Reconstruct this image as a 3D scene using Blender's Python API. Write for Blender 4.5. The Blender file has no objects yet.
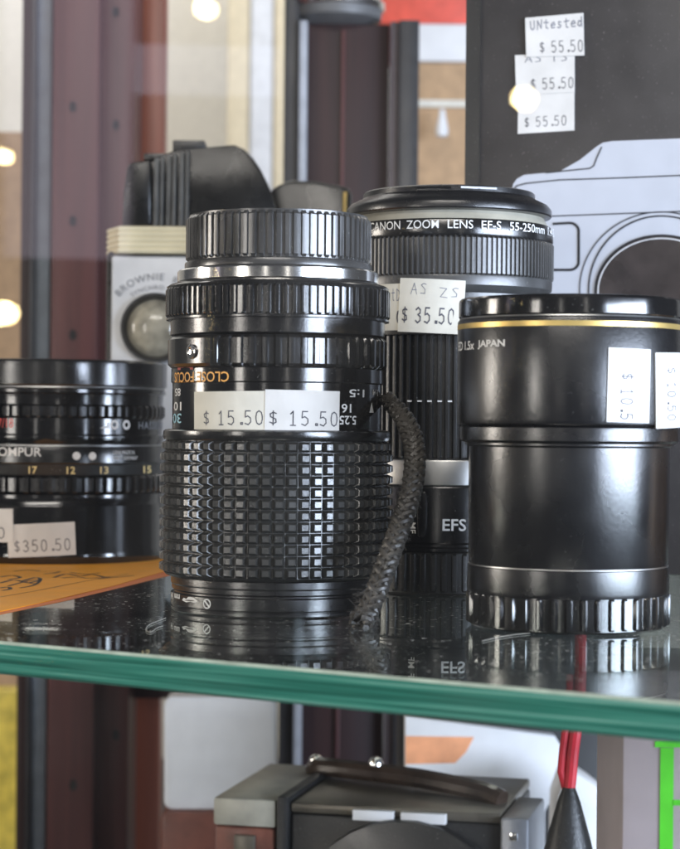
import bpy, bmesh, math, random
from mathutils import Vector, Matrix
random.seed(7)
PI = math.pi
sin, cos, asin, atan2, R = math.sin, math.cos, math.asin, math.atan2, math.radians
scene = bpy.context.scene
COL = scene.collection

# ------------------------------------------------------------------ view
F = 2000.0            # focal length in photo pixels (photo is 680 x 849)
CU, CV = 340.0, 424.5
ROLL = R(0.5)
def unroll(u, v):
    a, b = u-CU, v-CV
    return a*cos(ROLL)+b*sin(ROLL), -a*sin(ROLL)+b*cos(ROLL)
def at(u, v, Y):
    a, b = unroll(u, v)
    return Vector((a*Y/F, Y, -b*Y/F))
def at_z(u, v, Z):
    a, b = unroll(u, v)
    Y = -Z*F/b
    return Vector((a*Y/F, Y, Z))
SHELF = -0.0558       # top of the glass shelf
LOWER = -0.275        # top of the shelf below
THK = 0.0084

# ------------------------------------------------------------------ materials
MATS = {}
def nodes(name):
    m = bpy.data.materials.new(name); m.use_nodes = True
    nt = m.node_tree; nt.nodes.clear()
    out = nt.nodes.new('ShaderNodeOutputMaterial')
    return m, nt, out
def principled(nt, base, rough, metal=0.0, **kw):
    p = nt.nodes.new('ShaderNodeBsdfPrincipled')
    p.inputs['Base Color'].default_value = (*base, 1)
    p.inputs['Roughness'].default_value = rough
    p.inputs['Metallic'].default_value = metal
    for k, v in kw.items():
        p.inputs[k].default_value = v
    return p
def mat(name, base, rough=0.4, metal=0.0, vary=0.15, dust=0.0, bump=0.0, bscale=900.0, rvary=0.08, dcol=(.35, .34, .32), **kw):
    m, nt, out = nodes(name)
    N = nt.nodes.new; L = nt.links.new
    p = principled(nt, base, rough, metal, **kw)
    tc = N('ShaderNodeTexCoord')
    n1 = N('ShaderNodeTexNoise'); n1.inputs['Scale'].default_value = 90; n1.inputs['Detail'].default_value = 5
    L(tc.outputs['Object'], n1.inputs['Vector'])
    mr = N('ShaderNodeMapRange'); mr.inputs['From Min'].default_value = .3; mr.inputs['From Max'].default_value = .7
    mr.inputs['To Min'].default_value = 1-vary; mr.inputs['To Max'].default_value = 1+vary
    L(n1.outputs['Fac'], mr.inputs['Value'])
    mul = N('ShaderNodeMix'); mul.data_type = 'RGBA'; mul.blend_type = 'MULTIPLY'; mul.inputs['Factor'].default_value = 1
    mul.inputs['A'].default_value = (*base, 1)
    L(mr.outputs['Result'], mul.inputs['B'])
    colr = mul.outputs['Result']
    r2 = N('ShaderNodeMapRange'); r2.inputs['From Min'].default_value = .25; r2.inputs['From Max'].default_value = .75
    r2.inputs['To Min'].default_value = max(.02, rough-rvary); r2.inputs['To Max'].default_value = min(1, rough+rvary)
    n3 = N('ShaderNodeTexNoise'); n3.inputs['Scale'].default_value = 45; n3.inputs['Detail'].default_value = 6
    L(tc.outputs['Object'], n3.inputs['Vector']); L(n3.outputs['Fac'], r2.inputs['Value'])
    L(r2.outputs['Result'], p.inputs['Roughness'])
    if dust > 0:
        n2 = N('ShaderNodeTexNoise'); n2.inputs['Scale'].default_value = 1400; n2.inputs['Detail'].default_value = 2
        L(tc.outputs['Object'], n2.inputs['Vector'])
        a = N('ShaderNodeMapRange'); a.inputs['From Min'].default_value = .69; a.inputs['From Max'].default_value = .76
        a.inputs['To Max'].default_value = dust
        L(n2.outputs['Fac'], a.inputs['Value'])
        mx = N('ShaderNodeMix'); mx.data_type = 'RGBA'; mx.inputs['B'].default_value = (*dcol, 1)
        L(a.outputs['Result'], mx.inputs['Factor']); L(colr, mx.inputs['A'])
        colr = mx.outputs['Result']
    L(colr, p.inputs['Base Color'])
    if bump > 0:
        nb = N('ShaderNodeTexNoise'); nb.inputs['Scale'].default_value = bscale; nb.inputs['Detail'].default_value = 3
        L(tc.outputs['Object'], nb.inputs['Vector'])
        b = N('ShaderNodeBump'); b.inputs['Strength'].default_value = bump; b.inputs['Distance'].default_value = .0004
        L(nb.outputs['Fac'], b.inputs['Height']); L(b.outputs['Normal'], p.inputs['Normal'])
    L(p.outputs['BSDF'], out.inputs['Surface'])
    MATS[name] = m
    return m
M = MATS
mat('black_satin', (.005, .005, .006), .27, dust=.12, bump=.08, **{'Specular IOR Level': .9})
mat('black_gloss', (.004, .004, .0045), .13, dust=.2, rvary=.05, **{'Specular IOR Level': .9})
mat('black_semi', (.007, .007, .0075), .20, dust=.2, bump=.05, **{'Specular IOR Level': .9})
mat('black_matte', (.010, .010, .010), .36, dust=.6, bump=.15, **{'Specular IOR Level': .9})
mat('grey_black', (.050, .050, .050), .36, dust=.5, bump=.1, **{'Specular IOR Level': .9})
mat('rubber', (.034, .034, .032), .27, dust=.5, bump=.10, vary=.3, dcol=(.3, .28, .25), **{'Specular IOR Level': .9})
mat('ribbed_plastic', (.014, .014, .014), .17, dust=.25, vary=.25, **{'Specular IOR Level': .9})
mat('cap_grey', (.045, .044, .043), .24, dust=.3, vary=.25, **{'Specular IOR Level': .9})
mat('chrome', (.88, .87, .85), .16, 1.0, vary=.08)
mat('dull_silver', (.55, .55, .54), .33, 1.0, vary=.12)
mat('gold', (.72, .52, .18), .35, .7)
mat('paper', (.72, .71, .69), .75, vary=.07, bump=.5, bscale=160, **{'Specular IOR Level': .1})
mat('paper_warm', (.72, .69, .60), .75, vary=.09, bump=.5, bscale=160, **{'Specular IOR Level': .1})
mat('ink', (.11, .11, .13), .8, vary=.6, **{'Specular IOR Level': .05})
mat('pen', (.22, .23, .28), .8, vary=.3, **{'Specular IOR Level': .05})
mat('white_paint', (.80, .80, .79), .5, vary=.08)
mat('yellow_paint', (.80, .62, .28), .5)
mat('orange_paint', (.85, .42, .10), .5)
mat('red_paint', (.62, .06, .05), .5)
mat('blue_paint', (.35, .62, .72), .5)
mat('orange_paper', (.98, .40, .015), .6, vary=.06)
mat('orange_under', (.75, .20, .04), .6, vary=.06)
mat('marker', (.02, .015, .012), .6)
mat('box_card', (.045, .042, .043), .36, vary=.12, dust=.5)
mat('box_edge', (.014, .014, .014), .40, vary=.12, dust=.5)
mat('print_blue', (.52, .55, .62), .45, vary=.04)
mat('print_black', (.012, .013, .018), .45)
mat('print_lens', (.045, .036, .034), .30, vary=.3)
mat('print_white', (.72, .74, .78), .5)
mat('cream_plastic', (.70, .62, .42), .42, vary=.08)
mat('silver_face', (.60, .61, .63), .40, .1, vary=.06, bump=.05)
mat('etched_grey', (.20, .21, .23), .5)
mat('dark_plastic', (.016, .015, .014), .30, dust=.6)
mat('hood_black', (.004, .004, .004), .28, dust=.25, bump=.1)
mat('hood_pleat', (.10, .10, .095), .42, vary=.3)
mat('view_glass', (.34, .31, .24), .10, vary=.6)
mat('cord_black', (.060, .055, .048), .34, vary=.5, dust=.5, bump=.3, bscale=2500)
mat('fuzz', (.10, .09, .08), .7)
mat('aluminium', (.20, .24, .29), .45, .0, vary=.15)
mat('pale_metal', (.42, .44, .48), .45, 0, vary=.15)
mat('mauve_metal', (.10, .08, .09), .5, 0, vary=.15)
mat('dark_metal', (.035, .036, .040), .40, .3)
mat('carton', (.50, .33, .19), .8, vary=.15)
mat('white_card', (.80, .80, .80), .55, vary=.04)
mat('red_card', (.75, .10, .06), .5)
mat('yellow_plastic', (.88, .70, .12), .35, vary=.25)
mat('orange_print', (.88, .38, .18), .5)
mat('leather_brown', (.17, .055, .035), .42, vary=.3, bump=.4, bscale=600)
mat('leather_black', (.014, .014, .014), .42, vary=.3, bump=.4, bscale=700, dust=.5)
mat('olive_metal', (.42, .40, .33), .40, .15, vary=.2)
mat('handle_brown', (.045, .030, .022), .18, vary=.4)
mat('dark_olive', (.13, .115, .09), .35, .4, vary=.25)
mat('grey_metal', (.22, .23, .25), .35, .6)
mat('red_cord', (.55, .015, .03), .55, vary=.3)
mat('teal', (.03, .38, .36), .5)
mat('pink_grey', (.42, .36, .37), .45, vary=.06)
mat('green_print', (.09, .62, .02), .45)
mat('black_card', (.010, .010, .010), .5)
mat('beige', (.34, .29, .21), .6, vary=.1)
mat('thread', (.55, .52, .45), .7)
mat('cream_wall', (.62, .55, .40), .6, vary=.08)
mat('pale_blue', (.60, .63, .68), .6, vary=.08)
mat('grey_shell', (.13, .13, .13), .45, vary=.1)
mat('pin_red', (.35, .05, .03), .4)
mat('hole_black', (.006, .005, .005), .7)

def wood(name, c1, c2, rough=.35):
    m, nt, out = nodes(name); N = nt.nodes.new; L = nt.links.new
    p = principled(nt, c1, rough)
    tc = N('ShaderNodeTexCoord'); mp = N('ShaderNodeMapping'); mp.inputs['Scale'].default_value = (120, 120, 5)
    L(tc.outputs['Object'], mp.inputs['Vector'])
    n = N('ShaderNodeTexNoise'); n.inputs['Scale'].default_value = 1.0; n.inputs['Detail'].default_value = 6; n.inputs['Distortion'].default_value = .6
    L(mp.outputs['Vector'], n.inputs['Vector'])
    r = N('ShaderNodeValToRGB'); r.color_ramp.elements[0].color = (*c1, 1); r.color_ramp.elements[1].color = (*c2, 1)
    r.color_ramp.elements[0].position = .3; r.color_ramp.elements[1].position = .7
    L(n.outputs['Fac'], r.inputs['Fac']); L(r.outputs['Color'], p.inputs['Base Color'])
    b = N('ShaderNodeBump'); b.inputs['Strength'].default_value = .07; b.inputs['Distance'].default_value = .001
    L(n.outputs['Fac'], b.inputs['Height']); L(b.outputs['Normal'], p.inputs['Normal'])
    L(p.outputs['BSDF'], out.inputs['Surface']); M[name] = m
wood('wood_red', (.060, .016, .016), (.105, .030, .028), .45)
wood('wood_dark', (.016, .005, .006), (.036, .011, .011), .55)
wood('wood_orange', (.20, .060, .035), (.30, .095, .055))

# solid glass of the shelves, with dust specks and fine scratches on it
def shelf_glass():
    m, nt, out = nodes('shelf_glass'); N = nt.nodes.new; L = nt.links.new
    g = N('ShaderNodeBsdfGlass'); g.inputs['IOR'].default_value = 1.52; g.inputs['Roughness'].default_value = 0.0
    g.inputs['Color'].default_value = (.93, .97, .95, 1)
    d = N('ShaderNodeBsdfDiffuse'); d.inputs['Color'].default_value = (.75, .74, .70, 1)
    tc = N('ShaderNodeTexCoord')
    n = N('ShaderNodeTexNoise'); n.inputs['Scale'].default_value = 420; n.inputs['Detail'].default_value = 1.5
    L(tc.outputs['Object'], n.inputs['Vector'])
    big = N('ShaderNodeTexNoise'); big.inputs['Scale'].default_value = 28; big.inputs['Detail'].default_value = 4
    L(tc.outputs['Object'], big.inputs['Vector'])
    add = N('ShaderNodeMath'); add.operation = 'MULTIPLY_ADD'; add.inputs[1].default_value = .30
    L(big.outputs['Fac'], add.inputs[0]); L(n.outputs['Fac'], add.inputs[2])
    mr = N('ShaderNodeMapRange'); mr.inputs['From Min'].default_value = .838; mr.inputs['From Max'].default_value = .88
    mr.inputs['To Max'].default_value = .75
    L(add.outputs[0], mr.inputs['Value'])
    # faint film of dust
    film = N('ShaderNodeMapRange'); film.inputs['From Min'].default_value = .42; film.inputs['From Max'].default_value = .75
    film.inputs['To Min'].default_value = .002; film.inputs['To Max'].default_value = .035
    L(big.outputs['Fac'], film.inputs['Value'])
    mx = N('ShaderNodeMath'); mx.operation = 'MAXIMUM'; L(mr.outputs['Result'], mx.inputs[0]); L(film.outputs['Result'], mx.inputs[1])
    ms = N('ShaderNodeMixShader'); L(mx.outputs[0], ms.inputs['Fac']); L(g.outputs['BSDF'], ms.inputs[1]); L(d.outputs['BSDF'], ms.inputs[2])
    L(ms.outputs['Shader'], out.inputs['Surface']); M['shelf_glass'] = m
shelf_glass()
def edge_glass():
    m, nt, out = nodes('edge_green'); N = nt.nodes.new; L = nt.links.new
    p = principled(nt, (.01, .14, .09), .10)
    p.inputs['Coat Weight'].default_value = .5
    tc = N('ShaderNodeTexCoord'); mp = N('ShaderNodeMapping'); mp.inputs['Scale'].default_value = (5, 60, 520)
    L(tc.outputs['Object'], mp.inputs['Vector'])
    n = N('ShaderNodeTexNoise'); n.inputs['Scale'].default_value = 1; n.inputs['Detail'].default_value = 7; n.inputs['Roughness'].default_value = .62; n.inputs['Distortion'].default_value = .25
    L(mp.outputs['Vector'], n.inputs['Vector'])
    r = N('ShaderNodeValToRGB')  # pale streaks in this ramp paint the reflections inside the glass edge
    e = r.color_ramp.elements
    e[0].position = .36; e[0].color = (.012, .10, .075, 1)
    e[1].position = .66; e[1].color = (.34, .60, .52, 1)
    k = e.new(.46); k.color = (.035, .22, .165, 1)
    k = e.new(.54); k.color = (.085, .34, .265, 1)
    L(n.outputs['Fac'], r.inputs['Fac']); L(r.outputs['Color'], p.inputs['Base Color'])
    m2 = N('ShaderNodeMapping'); m2.inputs['Scale'].default_value = (60, 60, 900); L(tc.outputs['Object'], m2.inputs['Vector'])
    n2 = N('ShaderNodeTexNoise'); n2.inputs['Scale'].default_value = 1; n2.inputs['Detail'].default_value = 6; L(m2.outputs['Vector'], n2.inputs['Vector'])
    bp = N('ShaderNodeBump'); bp.inputs['Strength'].default_value = .35; bp.inputs['Distance'].default_value = .0005
    L(n2.outputs['Fac'], bp.inputs['Height']); L(bp.outputs['Normal'], p.inputs['Normal']); L(bp.outputs['Normal'], p.inputs['Coat Normal'])
    L(p.outputs['BSDF'], out.inputs['Surface']); M['edge_green'] = m
edge_glass()
mat('edge_arris', (.55, .66, .56), .30, vary=.3)

def pane_glass():
    m, nt, out = nodes('pane_glass'); N = nt.nodes.new; L = nt.links.new
    geo = N('ShaderNodeNewGeometry')
    io = N('ShaderNodeMath'); io.operation = 'MULTIPLY_ADD'; io.inputs[1].default_value = 1/1.5-1.5; io.inputs[2].default_value = 1.5
    L(geo.outputs['Backfacing'], io.inputs[0])
    fr = N('ShaderNodeFresnel'); L(io.outputs[0], fr.inputs['IOR'])
    t = N('ShaderNodeBsdfTransparent'); g = N('ShaderNodeBsdfGlossy'); g.inputs['Roughness'].default_value = 0.0
    ms = N('ShaderNodeMixShader'); L(fr.outputs['Fac'], ms.inputs['Fac']); L(t.outputs['BSDF'], ms.inputs[1]); L(g.outputs['BSDF'], ms.inputs[2])
    # smears of dust, doubling as painted haze and reflections on the pane
    tc = N('ShaderNodeTexCoord'); mp = N('ShaderNodeMapping'); mp.inputs['Rotation'].default_value = (0, .6, 0); mp.inputs['Scale'].default_value = (70, 20, 14)
    L(tc.outputs['Object'], mp.inputs['Vector'])
    n = N('ShaderNodeTexNoise'); n.inputs['Scale'].default_value = 1; n.inputs['Detail'].default_value = 5; L(mp.outputs['Vector'], n.inputs['Vector'])
    n2 = N('ShaderNodeTexNoise'); n2.inputs['Scale'].default_value = 14; n2.inputs['Detail'].default_value = 2; L(tc.outputs['Object'], n2.inputs['Vector'])
    mu = N('ShaderNodeMath'); mu.operation = 'MULTIPLY'; L(n.outputs['Fac'], mu.inputs[0]); L(n2.outputs['Fac'], mu.inputs[1])
    mr = N('ShaderNodeMapRange'); mr.inputs['From Min'].default_value = .22; mr.inputs['From Max'].default_value = .46; mr.inputs['To Max'].default_value = .014
    L(mu.outputs[0], mr.inputs['Value'])
    d = N('ShaderNodeBsdfDiffuse'); d.inputs['Color'].default_value = (.8, .8, .8, 1)
    m3 = N('ShaderNodeMixShader'); L(mr.outputs['Result'], m3.inputs['Fac']); L(ms.outputs['Shader'], m3.inputs[1]); L(d.outputs['BSDF'], m3.inputs[2])
    L(m3.outputs['Shader'], out.inputs['Surface']); M['pane_glass'] = m
pane_glass()
def emit(name, col, s):
    m, nt, out = nodes(name)
    e = nt.nodes.new('ShaderNodeEmission'); e.inputs['Color'].default_value = (*col, 1); e.inputs['Strength'].default_value = s
    nt.links.new(e.outputs['Emission'], out.inputs['Surface']); M[name] = m
emit('bulb_glow', (1.0, .80, .38), 90)

# ------------------------------------------------------------------ mesh builder
class MB:
    def __init__(s): s.v = []; s.f = []; s.m = []
    def add(s, verts, faces, mi=0):
        b = len(s.v); s.v += [tuple(x) for x in verts]
        for f in faces: s.f.append(tuple(b+i for i in f)); s.m.append(mi)
    def lathe(s, prof, seg=128, mi=0, cap=True):
        n = len(prof); vs = []
        for i in range(seg):
            a = 2*PI*i/seg
            for r, z in prof: vs.append((r*sin(a), -r*cos(a), z))
        fs = []
        for i in range(seg):
            j = (i+1) % seg
            for k in range(n-1):
                fs.append((i*n+k, j*n+k, j*n+k+1, i*n+k+1))
        if cap:
            fs.append(tuple(i*n for i in reversed(range(seg)))); fs.append(tuple(i*n+n-1 for i in range(seg)))
        s.add(vs, fs, mi)
    def ribs(s, r0, r1, z0, z1, n, duty=.6, ch=.0004, mi=0, skip=None, side=.12, phase=0.0):
        """ring of raised lands; ch = chamfer at the top and bottom end"""
        pts = []
        for i in range(n):
            a0 = 2*PI*(i+phase)/n; st = 2*PI/n
            if skip and skip((a0+PI) % (2*PI)-PI): rr = r1
            else: rr = r0
            e = side*st
            pts += [(a0, r1 if rr == r1 else r0), (a0+e, r1), (a0+duty*st*.5, r1*1.0008), (a0+duty*st-e, r1), (a0+duty*st, rr)]
            pts += [(a0+(duty+1)*.5*st, rr)]
        rows = [(-1, z0), (0, z0+ch), (0, z1-ch), (-1, z1)]
        nP = len(pts); vs = []
        for t, z in rows:
            for a, r in pts:
                q = r-ch if t else r
                q = max(q, r0-ch)
                vs.append((q*sin(a), -q*cos(a), z))
        fs = []
        for k in range(3):
            for i in range(nP):
                j = (i+1) % nP
                fs.append((k*nP+i, k*nP+j, (k+1)*nP+j, (k+1)*nP+i))
        fs.append(tuple(reversed(range(nP)))); fs.append(tuple(3*nP+i for i in range(nP)))
        s.add(vs, fs, mi)
    def box(s, x0, x1, y0, y1, z0, z1, mi=0, mtx=None):
        vs = [Vector((x, y, z)) for z in (z0, z1) for y in (y0, y1) for x in (x0, x1)]
        if mtx: vs = [mtx @ v for v in vs]
        s.add(vs, [(0, 2, 3, 1), (4, 5, 7, 6), (0, 1, 5, 4), (2, 6, 7, 3), (0, 4, 6, 2), (1, 3, 7, 5)], mi)
    def prism(s, pts, y0, y1, mi=0, mtx=None):
        """pts counter-clockwise in (x, z) seen from -Y, pushed from y0 to y1"""
        n = len(pts)
        vs = [Vector((x, y0, z)) for x, z in pts]+[Vector((x, y1, z)) for x, z in pts]
        if mtx: vs = [mtx @ v for v in vs]
        fs = [tuple(range(n)), tuple(reversed(range(n, 2*n)))]
        for i in range(n):
            j = (i+1) % n
            fs.append((i, i+n, j+n, j))
        s.add(vs, fs, mi)
    def tube(s, path, rad, seg=8, mi=0):
        n = len(path); vs = []; up = Vector((.13, .31, .94)); prev = None
        for i, p in enumerate(path):
            d = (path[min(i+1, n-1)]-path[max(i-1, 0)]).normalized()
            if prev is None: x = d.cross(up).normalized()
            else: x = (prev-d*prev.dot(d)).normalized()
            prev = x; y = d.cross(x)
            r = rad[i] if isinstance(rad, (list, tuple)) else rad
            for k in range(seg):
                a = 2*PI*k/seg; vs.append(p+x*(r*cos(a))+y*(r*sin(a)))
        fs = [(i*seg+k, i*seg+(k+1) % seg, (i+1)*seg+(k+1) % seg, (i+1)*seg+k) for i in range(n-1) for k in range(seg)]
        fs.append(tuple(reversed(range(seg)))); fs.append(tuple((n-1)*seg+k for k in range(seg)))
        s.add(vs, fs, mi)
    def mapped(s, v2, f2, fn, mi=0):
        s.add([fn(x, y) for x, y in v2], f2, mi)
    def build(s, name, mats, parent=None, origin=None, bevel=0, seg=2, smooth=True, ang=32, weld=False):
        me = bpy.data.meshes.new(name)
        o = Vector(origin) if origin is not None else Vector((0, 0, 0))
        me.from_pydata([tuple(Vector(v)-o) for v in s.v], [], s.f)
        if not isinstance(mats, (list, tuple)): mats = [mats]
        for q in mats: me.materials.append(M[q])
        for p, i in zip(me.polygons, s.m): p.material_index = i
        bm = bmesh.new(); bm.from_mesh(me)
        if weld: bmesh.ops.remove_doubles(bm, verts=bm.verts, dist=1e-6)
        if bevel > 0:
            es = [e for e in bm.edges if len(e.link_faces) == 2 and e.calc_face_angle(0) > R(28)]
            bmesh.ops.bevel(bm, geom=es, offset=bevel, segments=seg, profile=.5, affect='EDGES', clamp_overlap=True)
        for f in bm.faces: f.smooth = smooth
        for e in bm.edges:
            e.smooth = not (len(e.link_faces) == 2 and e.calc_face_angle(0) > R(ang))
        bm.to_mesh(me); bm.free()
        ob = bpy.data.objects.new(name, me); COL.objects.link(ob)
        if parent is not None: ob.parent = parent
        elif origin is not None: ob.location = o
        return ob
def thing(name, label, cat, loc, group=None):
    o = bpy.data.objects.new(name, None); COL.objects.link(o); o.location = loc; o.empty_display_size = .01
    o['label'] = label; o['category'] = cat
    if group: o['group'] = group
    return o
def tag(o, label, cat, group=None):
    o['label'] = label; o['category'] = cat
    if group: o['group'] = group
    return o

# ------------------------------------------------------------------ lettering
def text2d(body, bold=.0, spacing=1.0):
    c = bpy.data.curves.new('tmp', 'FONT'); c.body = body; c.size = 1; c.offset = bold; c.space_character = spacing; c.resolution_u = 3
    o = bpy.data.objects.new('tmp', c); COL.objects.link(o)
    dg = bpy.context.evaluated_depsgraph_get(); dg.update()
    me = bpy.data.meshes.new_from_object(o.evaluated_get(dg))
    v = [(p.co.x, p.co.y) for p in me.vertices]; f = [tuple(p.vertices) for p in me.polygons]
    bpy.data.objects.remove(o); bpy.data.curves.remove(c); bpy.data.meshes.remove(me)
    return v, f
GL = {
 '0': [[(.5, 1), (.2, .88), (.1, .6), (.1, .4), (.2, .12), (.5, 0), (.8, .12), (.9, .4), (.9, .6), (.8, .88), (.5, 1)]],
 '1': [[(.25, .8), (.55, 1), (.55, 0)], [(.25, 0), (.85, 0)]],
 '3': [[(.12, .85), (.45, 1), (.8, .85), (.8, .65), (.45, .53), (.85, .4), (.85, .15), (.45, 0), (.1, .14)]],
 '5': [[(.82, 1), (.2, 1), (.15, .55), (.5, .63), (.85, .48), (.87, .2), (.55, 0), (.12, .1)]],
 '$': [[(.85, .82), (.5, .9), (.15, .78), (.2, .58), (.8, .42), (.85, .2), (.5, .1), (.12, .2)], [(.5, 1), (.5, 0)]],
 '.': [[(.38, .03), (.62, .03), (.62, .15), (.38, .15), (.38, .03)]],
 'A': [[(.05, 0), (.5, 1), (.95, 0)], [(.2, .38), (.85, .42)]],
 'S': [[(.85, .9), (.5, 1), (.2, .82), (.75, .42), (.7, .08), (.1, .05)]],
 'Z': [[(.1, .95), (.85, .9), (.15, .05), (.95, 0)]],
 'I': [[(.5, 1), (.5, 0)]],
 'U': [[(.1, 1), (.12, .2), (.4, 0), (.75, .15), (.8, 1)]],
 'N': [[(.1, 0), (.15, 1), (.8, .05), (.85, 1)]],
 't': [[(.5, 1), (.45, .1), (.8, 0)], [(.1, .68), (.9, .72)]],
 'e': [[(.12, .36), (.85, .42), (.6, .68), (.2, .5), (.25, .08), (.85, .05)]],
 's': [[(.8, .62), (.4, .66), (.3, .45), (.75, .25), (.5, 0), (.1, .05)]],
 'd': [[(.75, .5), (.3, .62), (.1, .25), (.5, 0), (.75, .35), (.82, 1), (.85, 0)]],
 'D': [[(.1, 0), (.12, 1), (.7, .85), (.85, .4), (.5, .02), (.1, 0)]],
 ' ': []}
def stroke2d(body, w=.13, asp=.62, gap=.28, slant=0.0, jit=0.0):
    """pen-stroke lettering as ribbons; returns verts, faces in units of the letter height"""
    V, Fc = [], []; x = 0
    for ch in body:
        for line in GL[ch]:
            pts = [Vector((x+(px+random.uniform(-jit, jit))*asp+py*slant, py+random.uniform(-jit, jit))) for px, py in line]
            for i in range(len(pts)-1):
                a, b = pts[i], pts[i+1]; d = (b-a)
                if d.length < 1e-6: continue
                d.normalize(); nn = Vector((-d.y, d.x))*w*.5; a = a-d*w*.35; b = b+d*w*.35
                k = len(V); V += [tuple(a-nn), tuple(b-nn), tuple(b+nn), tuple(a+nn)]; Fc.append((k, k+1, k+2, k+3))
        x += asp+gap if ch not in '. ' else (asp*.55+gap*.6)
    return V, Fc
def norm2d(vf):
    v, f = vf
    x0 = min(p[0] for p in v); x1 = max(p[0] for p in v); y0 = min(p[1] for p in v); y1 = max(p[1] for p in v)
    return [((p[0]-x0)/(x1-x0), (p[1]-y0)/(y1-y0)) for p in v], f
def pad2d(vf, x0, y0, x1, y1, rot=0):
    """place normalised shapes in the rectangle x0..x1, y0..y1; rot in quarter turns clockwise"""
    v, f = norm2d(vf)
    for _ in range(rot % 4): v = [(y, 1-x) for x, y in v]
    return [(x0+x*(x1-x0), y0+y*(y1-y0)) for x, y in v], f

# ------------------------------------------------------------------ lenses: measured in photo pixels, built at real size
class Lens:
    """a round body standing at axis pixel uc with centre depth D"""
    def __init__(s, uc, D, name, label, cat, base=SHELF, group=None):
        a, _ = unroll(uc, 430)
        s.D = D; s.uc = uc; s.X = a*D/F; s.base = base
        s.root = thing(name, label, cat, (s.X, D, base), group)
        s.phi0 = -atan2(s.X, D)
    def r(s, w): return w*s.D/F
    def z(s, v, w):
        _, b = unroll(s.uc, v)
        return -b*(s.D-s.r(w))/F - s.base
    def P(s, *wv): return [(s.r(w), s.z(v, w)) for w, v in wv]
    def phi(s, u, w): return s.phi0+asin(max(-1, min(1, (u-s.uc)/w)))
    def lathe(s, name, mats, wv, seg=160, parent=None):
        """wv from the top downwards"""
        b = MB(); b.lathe(list(reversed(s.P(*wv))), seg); return b.build(name, mats, parent or s.root)
    def surf(s, w, lift=.00012):
        r = s.r(w)+lift
        return lambda phi, z: (r*sin(phi), -r*cos(phi), z)
    def rectmap(s, u0, v0, u1, v1, w, lift=.00012, tilt=0.0):
        """unit square -> patch of the barrel seen in the photo rectangle (v0 above v1)"""
        p0, p1 = s.phi(u0, w), s.phi(u1, w); z0, z1 = s.z(v1, w), s.z(v0, w); g = s.surf(w, lift)
        return lambda x, y: g(p0+(p1-p0)*(x-tilt*(y-.5)*(z1-z0)/max(1e-6, (p1-p0)*s.r(w))), z0+(z1-z0)*y+tilt*(x-.5)*(p1-p0)*s.r(w))
    def text(s, mb, body, u0, v0, u1, v1, w, mi=0, flip=False, bold=.0, lift=.00012, rot=0, spacing=1.0):
        mb.mapped(*pad2d(text2d(body, bold, spacing), 0, 0, 1, 1, (2 if flip else 0)+rot), s.rectmap(u0, v0, u1, v1, w, lift), mi)
    def sticker(s, u0, v0, u1, v1, w, marks, lift=.0002, tilt=0.0, paper='paper', ink='ink', curl=0.0, label=None, ink2='pen'):
        """marks: list of (shape, x0, y0, x1, y1, rot, material index)"""
        b = MB(); N = 14
        th = .00016
        fo = s.rectmap(u0, v0, u1, v1, w, lift+th, tilt); fi = s.rectmap(u0, v0, u1, v1, w, 0.0, tilt)
        vs = []
        for f in (fo, fi):
            for j in range(3):
                for i in range(N+1):
                    p = Vector(f(i/N, j/2))
                    if f is fo and curl and i >= N-2 and j == 0: p += Vector((p.x, p.y, 0)).normalized()*curl*(i-N+3)/3
                    vs.append(p)
        n = N+1; A = 3*n; fs = []
        for j in range(2):
            for i in range(N):
                fs.append((j*n+i, j*n+i+1, (j+1)*n+i+1, (j+1)*n+i))
        ring = [i for i in range(n)]+[n+N]+[2*n+N-i for i in range(n)]+[n]
        for q in range(len(ring)):
            a, c = ring[q], ring[(q+1) % len(ring)]
            fs.append((a, A+a, A+c, c))
        b.add(vs, fs, 0)
        fm = s.rectmap(u0, v0, u1, v1, w, lift+th+.00006, tilt)
        for shp, x0, y0, x1, y1, rot, mi in marks:
            b.mapped(*pad2d(shp, x0, y0, x1, y1, rot), fm, mi)
        o = b.build('price_sticker', [paper, ink, ink2], s.root)
        if label: o['label'] = label
        return o

# ================================================================== 1. the knurled zoom lens in front, standing upside down
Z = Lens(277, .603, 'zoom_lens', 'upside-down black zoom lens in front with diamond-knurled grip and two 15.50 price stickers', 'camera lens', group='lenses on the glass shelf')
b = MB(); b.ribs(Z.r(90.2), Z.r(92.5), Z.z(257, 93), Z.z(208.5, 93), 70, .72, .0012, side=.10)
b.lathe(list(reversed(Z.P((88, 208.2), (89, 208.0), (89, 212), (90, 256), (93, 257), (93.5, 258), (93.5, 263.5), (92, 264.5)))))
b.build('rear_cap', 'cap_grey', Z.root)
Z.lathe('mount_ring', 'chrome', ((94, 264), (99, 264.6), (100.5, 266), (100.5, 276), (99.5, 277.5)))
b = MB(); b.ribs(Z.r(109), Z.r(112), Z.z(314.5, 112), Z.z(281.5, 112), 84, .62, .0009)
b.lathe(list(reversed(Z.P((100, 277), (108, 279.0), (111, 281), (110, 283), (109, 285), (109, 313), (111.3, 314), (111.3, 316), (107, 317)))))
b.build('aperture_ring', 'ribbed_plastic', Z.root)
Z.lathe('rear_barrel', 'black_semi', ((107, 316), (107, 331.5), (105, 333)))
pin_phi = Z.phi(195, 109)
b = MB(); b.ribs(Z.r(106.6), Z.r(109.2), Z.z(366, 109), Z.z(334, 109), 54, .60, .0009, skip=lambda a: -1.4 < a < pin_phi+.17)
b.build('focus_ring', 'ribbed_plastic', Z.root)
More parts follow.
